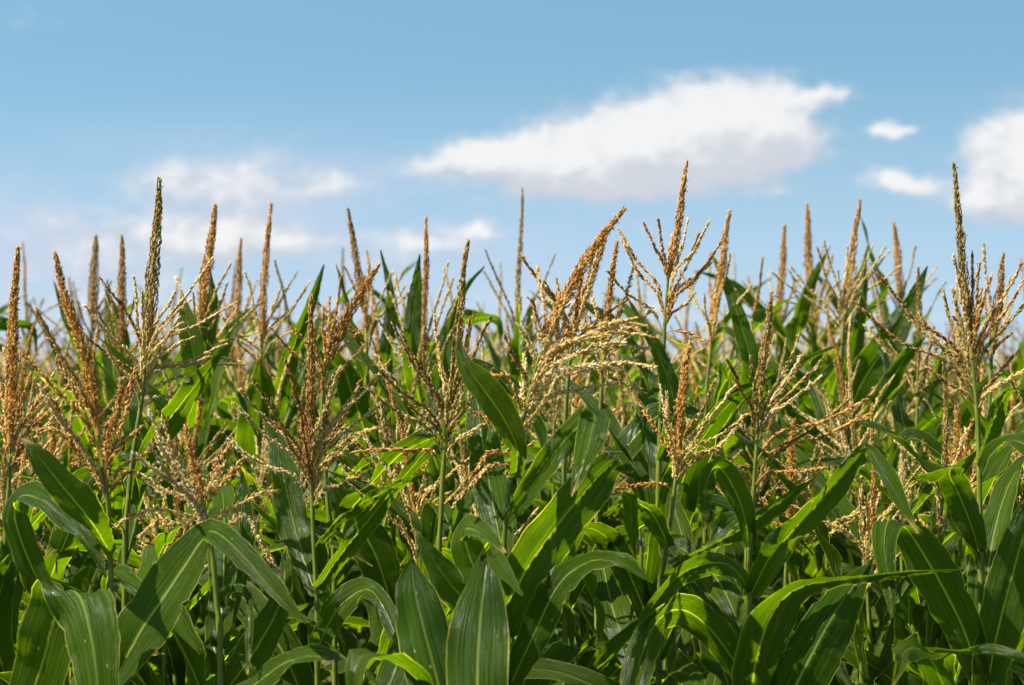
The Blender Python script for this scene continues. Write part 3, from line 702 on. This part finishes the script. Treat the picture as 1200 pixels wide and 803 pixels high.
hero("tall front plant near the right edge with knobbly brown spike and long drooping-left branches", 2.95, [(1118, 196), (1122, 245), (1128, 305), (1135, 365), (1139, 420)], 10, [(1142, 450), (1146, 500), (1148, 580), (1150, 680), (1150, 790)], 70, 'olive', auto=3, opn=.35, anth=.15, nfan=2,
     br=[(.0, 1118, 300, .06, 'cream'), (-.2, 1140, 298, .05, 'brown'), (.0, 1160, 325, .05, 'orange'), (.2, 1197, 308, .05, 'orange'), (.3, 1202, 325, .05, 'orange'), (.4, 1207, 345, .05), (.5, 1028, 322, .0, 'brown'), (.8, 1001, 354, .0, 'brown'),
         (.9, 1192, 412, .06, 'brown'), (.9, 1205, 430, .08, 'cream'), (.9, 1090, 432, .02, 'brown'), (.2, 1150, 340, .04), (.1, 1148, 310, .02, 'brown')],
     leaves=[dict(p=[(1149, 655, 0, 10, 20), (1140, 620, -.03, 20, 20), (1124, 580, -.05, 24, 15), (1112, 556, -.07, 20, 10), (1118, 547, -.09, 13, -60), (1098, 553, -.11, 14, -60), (1068, 562, -.13, 1.5, -50)], fold=.3),
             dict(p=[(1147, 545, 0, 7, 40), (1160, 505, -.02, 16, 45), (1175, 470, -.04, 16, 45), (1188, 456, -.06, 12, 70), (1215, 462, -.08, 8, -60)], fold=.4),
             dict(p=[(1149, 560, 0, 8, -30), (1165, 528, -.04, 17, -40), (1190, 516, -.07, 20, -50), (1215, 535, -.1, 16, -30), (1235, 580, -.12, 2, -30)], fold=.3),
             dict(p=[(1152, 850, 0, 18, 15), (1165, 760, -.05, 32, 15), (1185, 680, -.09, 36, 10), (1205, 610, -.12, 26, 10), (1225, 560, -.14, 2, 10)], fold=.25),
             dict(p=[(1150, 800, 0, 16, 10), (1130, 740, -.04, 30, 10), (1100, 680, -.08, 36, 5), (1068, 628, -.11, 28, 0), (1052, 613, -.13, 24, -20), (1040, 612, -.15, 22, -30), (1036, 640, -.17, 18, -15), (1042, 690, -.19, 10, -10), (1046, 725, -.2, 1.5, 0)], side=(-1, .3, 0), fold=.25),
             dict(p=[(1151, 900, 0, 14, -30), (1120, 830, -.1, 16, -50), (1060, 768, -.2, 14, -60), (1110, 765, -.3, 13, -65), (1180, 768, -.36, 12, -60), (1240, 780, -.4, 6, -60)], fold=.5, root=False)])
hero("rust spike in the gap beside the big right-edge tassel, leaning right", 3.7, [(1176, 300), (1172, 335), (1165, 385)], 8.5, [(1162, 420), (1160, 500), (1165, 640)], 60, 'brown', auto=4,
     br=[(.4, 1200, 360), (.6, 1185, 390)])
hero("olive spike rising before the wide dark leaves right of centre, long branches sweeping right", 2.95, [(905, 345), (899, 390), (892, 440), (888, 485)], 9.5, [(887, 515), (884, 560), (881, 620), (878, 720)], 95, 'olive', auto=3, opn=.35, anth=.25, nfan=2,
     br=[(.1, 913, 470, .05, 'cream'), (.3, 960, 442, .04, 'cream'), (.3, 853, 422, .06, 'brown'), (.6, 1015, 470, .04, 'orange'), (.8, 1018, 485, .03, 'orange'), (.4, 865, 500), (.9, 965, 548, .05, 'orange'), (.7, 862, 545), (.2, 880, 420)],
     leaves=[dict(p=[(880, 640, 0, 12, 20), (868, 590, -.03, 18, 20), (850, 555, -.05, 18, 5), (838, 548, -.06, 15, -50), (828, 570, -.07, 12, -20), (826, 620, -.08, 2, -10)], fold=.3),
             dict(p=[(879, 700, 0, 14, 30), (905, 650, -.04, 24, 30), (950, 600, -.08, 22, 30), (990, 555, -.10, 18, 30), (1010, 532, -.11, 14, 20), (1022, 530, -.12, 12, -40), (1046, 570, -.14, 13, -20), (1076, 625, -.16, 1.5, -10)], fold=.3),
             dict(p=[(879, 690, 0, 12, 30), (850, 660, -.05, 18, 30), (800, 672, -.1, 16, -30), (760, 720, -.14, 10, -20), (745, 760, -.14, 2, -20)], fold=.3),
             dict(p=[(876, 860, 0, 26, 20), (885, 780, -.1, 40, 20), (905, 720, -.14, 36, 20), (935, 690, -.17, 22, 40), (990, 680, -.20, 12, 55), (1050, 672, -.22, 8, 60), (1130, 668, -.24, 1.5, 60)], fold=.3),
             dict(p=[(880, 920, -.05, 26, 10), (925, 820, -.12, 40, 10), (960, 750, -.17, 42, 10), (990, 700, -.20, 30, 10), (1020, 660, -.22, 3, 10)], fold=.35),
             dict(p=[(878, 800, 0, 20, 10), (835, 740, -.05, 26, 10), (800, 715, -.1, 26, -10), (770, 730, -.16, 26, -50), (745, 790, -.2, 24, -20), (735, 860, -.22, 14, -10)], fold=.3)])
hero("rough orange spike with bare foot just right of centre, standing among lower leaves", 3.05, [(808, 404), (802, 440), (797, 480), (795, 530)], 11.5, [(792, 560), (787, 600), (778, 660), (772, 760)], 60, 'orange', auto=3, opn=.5, anth=.3, nfan=2, brcol='cream',
     br=[(.2, 838, 448, .03, 'olive'), (.4, 874, 487, .04), (.6, 868, 500, .02), (.5, 750, 470, .05, 'orange'), (.8, 722, 572, .1, 'orange'), (.7, 845, 520, .1)],
     leaves=[dict(p=[(784, 640, 0, 12, -20), (762, 600, -.04, 18, -30), (735, 590, -.08, 14, -60), (705, 605, -.1, 2, -40)]),
             dict(p=[(780, 680, 0, 12, 20), (815, 650, -.05, 13, 40), (870, 620, -.1, 15, 40), (920, 585, -.14, 12, 40), (955, 560, -.16, 1.5, 40)], fold=.6),
             dict(p=[(778, 690, 0, 12, -20), (800, 640, .05, 18, -20), (790, 590, .08, 14, -20), (805, 545, .1, 2, -20)])])
hero("bristly orange spike low between the sweeping branches, right of centre", 3.3, [(929, 495), (928, 530), (926, 570), (924, 610)], 12, [(922, 640), (920, 700), (915, 790)], 60, 'orange', auto=3, opn=.9, anth=.4, nfan=2,
     br=[(.4, 900, 590), (.6, 960, 600, .1, 'cream'), (.7, 1020, 590, .03, 'cream'), (.8, 1000, 610, .03, 'cream')])
hero("low plant at lower left, pinkish cream florets arching both ways above the folded leaf", 2.8, [(217, 502), (227, 540), (238, 590)], 9, [(243, 612), (250, 660), (255, 720), (258, 800)], 45, 'orange', brcol='cream', auto=2, opn=.8, anth=.5, nfan=2, first=.15,
     br=[(.2, 268, 520, .1, 'orange'), (.1, 262, 545, .1), (.5, 168, 560, .05), (.7, 138, 618, .25), (.9, 165, 628, .3), (.8, 322, 577, .15), (.3, 285, 540, .1, 'orange'), (1., 333, 688, .75)],
     leaves=[dict(p=[(256, 760, 0, 12, 10), (266, 700, .06, 22, 5), (280, 640, .08, 23, 5), (284, 590, .09, 14, 5), (284, 553, .1, 1.5, 5)], fold=.2),
             dict(p=[(258, 820, 0, 18, 0), (300, 760, .05, 26, -10), (330, 700, .06, 18, -20), (335, 640, .08, 2, -10)], fold=.3),
             dict(p=[(257, 790, 0, 12, -10), (250, 740, .03, 14, -10), (262, 700, .0, 12, -20), (285, 695, -.05, 9, -60), (292, 730, -.08, 8, -20), (290, 790, -.1, 1.5, -20)], fold=.3),
             dict(p=[(258, 840, 0, 20, -20), (300, 800, -.1, 22, -50), (350, 770, -.16, 20, -60), (410, 775, -.2, 14, -60), (445, 803, -.22, 1.5, -50)], fold=.2)])
hero("pale bristly spike low in the gap left of the right-edge stalk", 3.6, [(1057, 525), (1057, 560), (1055, 610)], 9, [(1056, 640), (1058, 700), (1058, 790)], 50, 'cream', auto=3, opn=.7, anth=.4, nfan=2,
     br=[(.3, 1035, 560), (.5, 1095, 600, .2), (.7, 1105, 640, .2), (.6, 1080, 580)])
hero("fuzzy pinkish spike half hidden behind the right-edge plant's folded leaf tip", 3.6, [(1121, 478), (1122, 510), (1123, 560)], 9, [(1124, 590), (1126, 660), (1128, 790)], 60, 'orange', auto=3, opn=.7, anth=.4, nfan=2,
     br=[(.3, 1180, 590, .1), (.5, 1190, 570, .1, 'cream'), (.6, 1085, 545)])
hero("small plant at the right edge, loose branches crossing behind the big leaf", 3.3, [(1212, 520), (1205, 560), (1196, 610)], 9, [(1190, 650), (1186, 720), (1184, 800)], 70, 'orange', auto=3, opn=.6, anth=.3, nfan=3, brcol='cream',
     br=[(.2, 1160, 590, .1), (.5, 1158, 620, .1), (.6, 1215, 590)])
hero("plant behind the upper left branches, thin spike hidden by cream sprays", 3.9, [(66, 470), (62, 500), (58, 550)], 8, [(58, 580), (56, 640), (60, 740)], 60, 'orange', auto=4, brcol='orange', opn=.5, anth=.3,
     br=[(.2, 35, 480), (.3, 95, 460), (.4, 30, 520), (.6, 100, 500)])
hero("plant with paired short cream branches in the middle distance, right of the curled green leaf", 3.8, [(655, 365), (652, 400), (650, 450)], 7, [(650, 490), (648, 560), (652, 680)], 60, 'brown', auto=4, brcol='cream', opn=.4,
     br=[(.2, 672, 395), (.3, 635, 385), (.5, 690, 420), (.6, 625, 430)])
hero("low plant between the two central orange spikes, cream branches crossing dark leaves", 3.5, [(447, 470), (452, 510), (458, 560)], 7, [(460, 600), (462, 660), (464, 790)], 60, 'olive', auto=4, brcol='cream', opn=.4,
     br=[(.2, 420, 500), (.3, 480, 500), (.5, 490, 530), (.6, 400, 545), (.8, 505, 570)],
     leaves=[dict(p=[(462, 720, 0, 18, 0), (440, 650, -.05, 30, 0), (410, 600, -.08, 26, 0), (385, 560, -.1, 3, 0)])])

def build_hero(i, h):
    rng = np.random.default_rng(100 + i)
    Y = h['Y']; mpp = Y / FPX
    spike = [at(x, y, Y + 0.0) for x, y in h['spike']]            # tip ... foot
    foot = spike[-1]
    st = [foot] + [at(x, y, Y) for x, y in h['stalk']]
    low = st[-1]
    # carry the stalk down to the soil with a gentle lean
    dx = (st[-1][0] - st[-2][0]) * 0.25
    base = np.array([low[0] + dx, Y + rng.normal(0, 0.02), 0.0])
    mid = low * 0.5 + base * 0.5
    st_full = np.array([base, mid, *st[::-1]])
    C = catmull(st_full, 90)
    root = bpy.data.objects.new("corn_plant", None); col.objects.link(root)
    root.location = base.tolist()
    tag(root, h['label'], "corn plant", "corn plants standing in the front rows")
    hgt = foot[2]
    zone = h['zone'] * mpp                                        # length of stalk that carries side branches
    s = np.r_[0, np.cumsum(np.linalg.norm(np.diff(C, axis=0), axis=1))]
    Ltot = s[-1]
    def on_stalk(dist_from_foot):
        q = Ltot - dist_from_foot
        return np.array([np.interp(q, s, C[:, k]) for k in range(3)])
    nodes = []
    # stalk stops where the tassel axis begins
    cut = max(2, int(np.searchsorted(s, Ltot - zone)))
    back = Y > 3.8
    d = zone + (0.15 if back else h['first']); node_d = []
    while d < Ltot - 0.3:
        node_d.append(d); nodes.append((Ltot - d) / (Ltot - zone)); d += rng.uniform(0.13, 0.18)
    link("stalk", stalk_mb(C[:cut + 1], 0.0105, 0.0036, nodes).shift(base).mesh("stalk", M_STALK), root)
    # tassel: the axis, the central spike, side branches
    ax_mb = MB(); add_tube(ax_mb, C[cut - 1:] if len(C) - cut > 1 else C[-3:], np.linspace(0.0034, 0.0022, len(C[cut - 1:] if len(C) - cut > 1 else C[-3:])), 7)
    tas = link("tassel", ax_mb.shift(base).mesh("tassel_axis", M_STALK), root)
    rad = h['th'] * mpp * 0.60
    sp = spike_mb(spike[::-1], rad, rng, dense=max(1.0, rad / 0.0055), openness=h['opn'], anthers=h['anth'])
    link("central_spike", sp.shift(base).mesh("central_spike", MT[h['colr']]), tas)
    axd = nrm(on_stalk(0.0) - on_stalk(max(zone, 0.03)))
    def branch(o, tip, bend, colr, thick=0.0026):
        L = np.linalg.norm(tip - o)
        c1 = o + axd * L * 0.13 + (tip - o) * 0.20
        c2 = o + (tip - o) * 0.62 + axd * L * bend * 0.8
        b = spike_mb([o, c1, c2, tip], thick * rng.uniform(0.85, 1.15), rng, dense=1.15, openness=h['opn'] * 0.8 + 0.05, anthers=h['anth'] * 1.2, bare=rng.uniform(0.08, 0.22), branch=True)
        link("tassel_branch", b.shift(base).mesh("tassel_branch", MT[colr]), tas)
    for q in h['br']:
        f, x, y = q[:3]; bend = q[3] if len(q) > 3 else 0.08
        o = on_stalk(zone * f)
        branch(o, at(x, y, Y + rng.normal(0, 0.035)), bend, q[4] if len(q) > 4 else h['brcol'])
    for k in range(h['nfan'] + 3):
        o = on_stalk(zone * rng.uniform(0.3, 1))
        a = rng.uniform(0, 6.28); sp_ = rng.uniform(0.15, 0.85)
        dirv = nrm(axd * math.cos(sp_) + (np.array([math.cos(a), math.sin(a), 0]) * math.sin(sp_)))
        branch(o, o + dirv * rng.uniform(0.12, 0.20), rng.uniform(-0.02, 0.08), h['brcol'] if rng.random() < .7 else 'cream')
    # placed leaves
    for lf in h['leaves']:
        pts = []; sides = []; prof = []
        ps = lf['p']
        W = max(p[3] for p in ps)
        if lf.get('root', True):
            p0 = at(ps[0][0], ps[0][1], Y + ps[0][2])
            zt = max(p0[2] - lf.get('drop', 0.0), 0.3)
            q = np.array([np.interp(zt, C[:, 2], C[:, k]) for k in range(3)])
            if np.linalg.norm(q - p0) > 0.02:
                pts.append(q); prof.append(0.45 * W); sides.append(None)
        tilt = lf.get('tilt', 0.3)
        for (x, y, dy, w, roll) in ps:
            pts.append(at(x, y, Y + dy + tilt * (ps[0][1] - y) * Y / FPX)); prof.append(w); sides.append(roll)
        pts = np.array(pts)
        T = nrm(np.gradient(pts, axis=0))
        SV = []
        rolls = [r for r in sides]
        if rolls[0] is None: rolls[0] = rolls[1]
        prev = None; sgn = 1
        for k in range(len(pts)):
            vd = nrm(pts[k] - CAM)
            s0 = np.cross(T[k], vd)
            if np.linalg.norm(s0) < 0.15: s0 = np.array([1.0, 0, 0])
            s0 = nrm(s0) * sgn
            if prev is not None and prev.dot(s0) < 0: s0 = -s0; sgn = -sgn      # a folded blade keeps its sides, it does not twist
            prev = s0
            n0 = np.cross(T[k], s0) * sgn
            a = R(rolls[k]); SV.append(s0 * math.cos(a) + n0 * math.sin(a) if 'side' not in lf else nrm(lf['side']))
        hw = W * (Y + np.mean([p[2] for p in ps])) / FPX
        mb = leaf_mb(pts, SV, hw, rng, fold=lf.get('fold', 0.3), wave=lf.get('wave', 0.005), n=46, m=10, profile=[w / W for w in prof])
        link("leaf", mb.shift(base).mesh("leaf", M_LEAF), root)
    # ordinary leaves further down
    az0 = rng.uniform(0, 6.28)
    for k, d in enumerate(node_d[:h['auto'] + 3]):
        o = on_stalk(d)
        az = az0 + math.pi * k + rng.normal(0, 0.5)
        if k < 2 and math.cos(az) < -0.2 and h['leaves']: az += math.pi      # keep the front clear where leaves were placed
        L = min((0.43 if back else 0.38) + 0.09 * k, 0.78) * rng.uniform(0.85, 1.15)
        mb = auto_leaf(o, az, L, 0.030 + 0.005 * min(k, 3), rng, up=rng.uniform(1.12, 1.45) if back else rng.uniform(0.9, 1.35), droop=rng.uniform(0.12, 0.55) if back and k < 3 else rng.uniform(0.35, 1.15), may_break=not (back and k < 3))
        link("leaf", mb.shift(base).mesh("leaf", M_LEAF), root)

for i_, h_ in enumerate(HERO):
    build_hero(i_, h_)

# ------------------------------------------------------------------ rows behind
def build_proto(seed, low):
    rng = np.random.default_rng(seed)
    root = bpy.data.objects.new("corn_plant", None); col.objects.link(root)
    H = 1.92
    lean = rng.normal(0, 0.035, 2)
    C = catmull([[0, 0, 0], [lean[0] * .3, lean[1] * .3, H * .5], [lean[0], lean[1], H]], 50)
    parts = []
    hs = [0.30]
    while hs[-1] < H - 0.14: hs.append(hs[-1] + rng.uniform(0.12, 0.17))
    link("stalk", stalk_mb(C, 0.0115, 0.004, [q / H for q in hs]).mesh("stalk", M_STALK), root)
    az0 = rng.uniform(0, 6.28); nh = len(hs)
    for k, z in enumerate(hs):
        if z < 0.62: continue
        o = np.array([np.interp(z, C[:, 2], C[:, q]) for q in range(3)])
        top = (nh - 1 - k)
        L = min(0.46 + 0.10 * top, 0.80) * rng.uniform(0.85, 1.15)
        mb = auto_leaf(o, az0 + math.pi * k + rng.normal(0, 0.35), L, min(0.030 + 0.005 * top, 0.046), rng, up=rng.uniform(0.95, 1.42), droop=rng.uniform(0.35, 1.15), low=low)
        link("leaf", mb.mesh("leaf", M_LEAF), root)
    style = ['orange', 'olive', 'orange', 'cream', 'brown'][seed % 5]
    sty2 = ['cream', 'olive', 'cream', 'cream'][seed % 4]
    top = C[-1]
    dirv = nrm([rng.normal(0, 0.10), rng.normal(0, 0.10), 1])
    L = rng.uniform(0.24, 0.30)
    foot = top + dirv * 0.13
    axis = MB(); add_tube(axis, catmull([top, foot], 5), np.linspace(0.0036, 0.0022, 5), 6)
    tas = link("tassel", axis.mesh("tassel_axis", M_STALK), root)
    bend = np.array([rng.normal(0, .03), rng.normal(0, .03), 0])
    link("central_spike", spike_mb([foot, foot + dirv * L * .5 + bend * .3, foot + dirv * L + bend], rng.uniform(0.0048, 0.0065), rng, dense=1.1, openness=0.3, anthers=0.08, low=low).mesh("central_spike", MT[style]), tas)
    nb = rng.integers(9, 16)
    for b in range(nb):
        o = top + dirv * 0.13 * (b + 0.5) / nb
        a = b * 2.4 + rng.normal(0, .4); e = rng.uniform(0.3, 1.0)
        d = nrm(dirv * math.cos(e) + np.array([math.cos(a), math.sin(a), 0]) * math.sin(e))
        l = rng.uniform(0.13, 0.21)
        mb = spike_mb([o, o + dirv * l * .12 + d * l * .22, o + d * l * .62 + dirv * l * .05, o + d * l], 0.0028, rng, dense=1.0, openness=0.35, anthers=0.2, low=low, bare=.12, branch=True)
        link("tassel_branch", mb.mesh("tassel_branch", MT[sty2]), tas)
    return root

def copy_tree(o, parent=None):
    c = o.copy(); col.objects.link(c)
    if parent: c.parent = parent
    for ch in o.children:
        copy_tree(ch, c)
    return c

def tip_height(root):
    return 1.92 + 0.13 + 0.27

rngB = np.random.default_rng(7)
protos = [build_proto(500 + k, False) for k in range(9)]
protos_low = [build_proto(700 + k, True) for k in range(8)]
MIDL = "soft-focus corn plant crowded into the rows behind the sharp front plants"
FARL = "strongly blurred corn plant in the deep rows, little more than its tassel showing"
spots = []
short = []
hero_xy = [at(h['stalk'][-1][0], h['stalk'][-1][1], h['Y'])[:2] for h in HERO]
row = 4.45
while row < 14:
    half = row * 0.257 + 0.42
    x = -half + rngB.uniform(0, 0.1)
    while x < half:
        p = np.array([x + rngB.normal(0, 0.03), row + rngB.normal(0, 0.07)])
        ok = row > 5.3 or min(np.hypot(*(p - q)) for q in hero_xy) > 0.13
        if ok: spots.append(p)
        x += rngB.uniform(0.15, 0.24) * (1.0 if row < 8 else 1.25)
    row += 0.72
for row, hh in ((3.42, 2.02), (3.75, 2.07), (4.12, 2.11)):
    x = -row * 0.257 - 0.1
    while x < row * 0.257 + 0.1:
        p = np.array([x + rngB.normal(0, 0.03), row + rngB.normal(0, 0.06)])
        if min(np.hypot(*(p - q)) for q in hero_xy) > 0.10: spots.append(p); short.append((len(spots) - 1, hh))
        x += rngB.uniform(0.11, 0.19)
short = dict(short)
# a few beside the frame, whose leaves and shade reach into it
for s_ in (-1, 1):
    for yy in (2.9, 3.35, 3.8, 4.15):
        spots.append(np.array([s_ * (yy * 0.257 + 0.36 + rngB.uniform(0, .08)), yy]))
keep = sorted(range(len(spots)), key=lambda k: spots[k][1])[:262]
last_row = max(spots[k][1] for k in keep)
used = set()
first_of = {}
for k in keep:
    p = spots[k]
    far = p[1] > 7.2
    pool = protos_low if far else protos
    j = rngB.integers(0, len(pool)); src = pool[j]
    if (far, j) not in used:
        used.add((far, j)); o = src
    else:
        o = copy_tree(src)
    target = rngB.normal(2.235, 0.06) if p[1] < 5.4 else rngB.normal(2.29, 0.065)   # height of the spike's tip
    if k in short: target = rngB.normal(short[k], 0.05)
    elif p[1] < 4.3: target = 2.15
    sc_ = target / tip_height(o)
    o.location = (float(p[0]), float(p[1]), 0)
    o.rotation_euler = (0, 0, float(rngB.uniform(0, 6.28)))
    o.scale = (sc_, sc_, sc_)
    if far: tag(o, FARL, "corn plant", "blurred corn plants of the deep rows")
    elif k in short: tag(o, "short corn plant squeezed in low between the taller front plants, its spike below the skyline", "corn plant", "short corn plants among the front rows")
    elif p[1] < 4.3: tag(o, "plain corn plant at the very edge of the picture, mostly cut off by the frame", "corn plant", "corn plants cut off by the frame")
    else: tag(o, MIDL, "corn plant", "corn plants of the middle rows")
for flag, pool in ((False, protos), (True, protos_low)):
    for j, o in enumerate(pool):
        if (flag, j) not in used:
            for ch in list(o.children_recursive): bpy.data.objects.remove(ch)
            bpy.data.objects.remove(o)

# ------------------------------------------------------------------ the rest of the field, one mass
rngF = np.random.default_rng(11)
lf_mb = MB(); 
def far_plant(x, y, H):
    rng = rngF
    base = np.array([x, y, 0.0])
    a0 = rng.uniform(0, 6.28)
    for k in range(7):
        z = H * (0.45 + 0.06 * k)
        az = a0 + math.pi * k + rng.normal(0, .5)
        h = np.array([math.sin(az), math.cos(az), 0]); s = np.array([h[1], -h[0], 0])
        L = 0.62 - 0.035 * k; t = np.linspace(0, 1, 6)
        e0 = rng.uniform(0.9, 1.3); dr = rng.uniform(0.7, 2.0)
        el = e0 - dr * t
        seg = np.cumsum(np.stack([np.cos(el), np.sin(el)], 1) * L / 6, 0)
        Cc = base + np.array([0, 0, z]) + h * seg[:, :1] + np.array([0, 0, 1]) * seg[:, 1:]
        w = 0.042 * width_profile(t)
        V = np.stack([Cc - s * w[:, None], Cc + np.array([0, 0, -0.012]), Cc + s * w[:, None]], 1).reshape(-1, 3)
        i = np.arange(5)[:, None] * 3 + np.arange(2)[None]
        F = np.stack([i, i + 1, i + 4, i + 3], 2).reshape(-1, 4)
        r = rng.uniform(0, 5)
        UV = np.stack([np.tile([0.0, .5, 1.0], 6), np.repeat(t * L, 3) + r], 1)
        lf_mb.add(V, F, UV, np.repeat(t, 3) * 0.9)
    return base

ts_mb = MB()
def far_tassel(base, H):
    rng = rngF
    top = base + np.array([rng.normal(0, .03), rng.normal(0, .03), H - 0.38])
    segs = [(top, top + np.array([rng.normal(0, .03), rng.normal(0, .03), 0.38]), 0.0065)]
    for b in range(7):
        a = rng.uniform(0, 6.28); e = rng.uniform(.3, 1.1); l = rng.uniform(.12, .2)
        o = top + np.array([0, 0, rng.uniform(0, .12)])
        segs.append((o, o + np.array([math.cos(a) * math.sin(e), math.sin(a) * math.sin(e), math.cos(e)]) * l, 0.004))
    for o, q, r in segs:
        k = 9
        u = np.linspace(0.05, .95, k)[:, None]
        P = o * (1 - u) + q * u + rng.normal(0, 0.002, (k, 3))
        D = nrm(q - o) + rng.normal(0, .25, (k, 3))
        add_spikelets(ts_mb, P, D, rng.normal(0, 1, (k, 3)), np.full(k, np.linalg.norm(q - o) / k * 1.5), np.full(k, r), rng.uniform(0, .9, k), True)

y = last_row + 0.5
while y < 48:
    half = y * 0.257 + 2.2
    step = 0.24 + (y - last_row) * 0.012
    for x in np.arange(-half, half, step):
        H = rngF.normal(2.30, 0.07)
        b = far_plant(x + rngF.normal(0, .06), y + rngF.normal(0, .1), H - 0.1)
        far_tassel(b, H)
    y += 0.75 + (y - last_row) * 0.03
fo = link("corn_field", lf_mb.mesh("corn_field_leaves", M_LEAF))
me2 = ts_mb.mesh("corn_field_tassels", MT['olive'])
tag(fo, "distant mass of blurred corn reaching to the horizon", "corn field", None, 'stuff')
f2 = link("tassels", me2, fo); f2['kind'] = 'stuff'
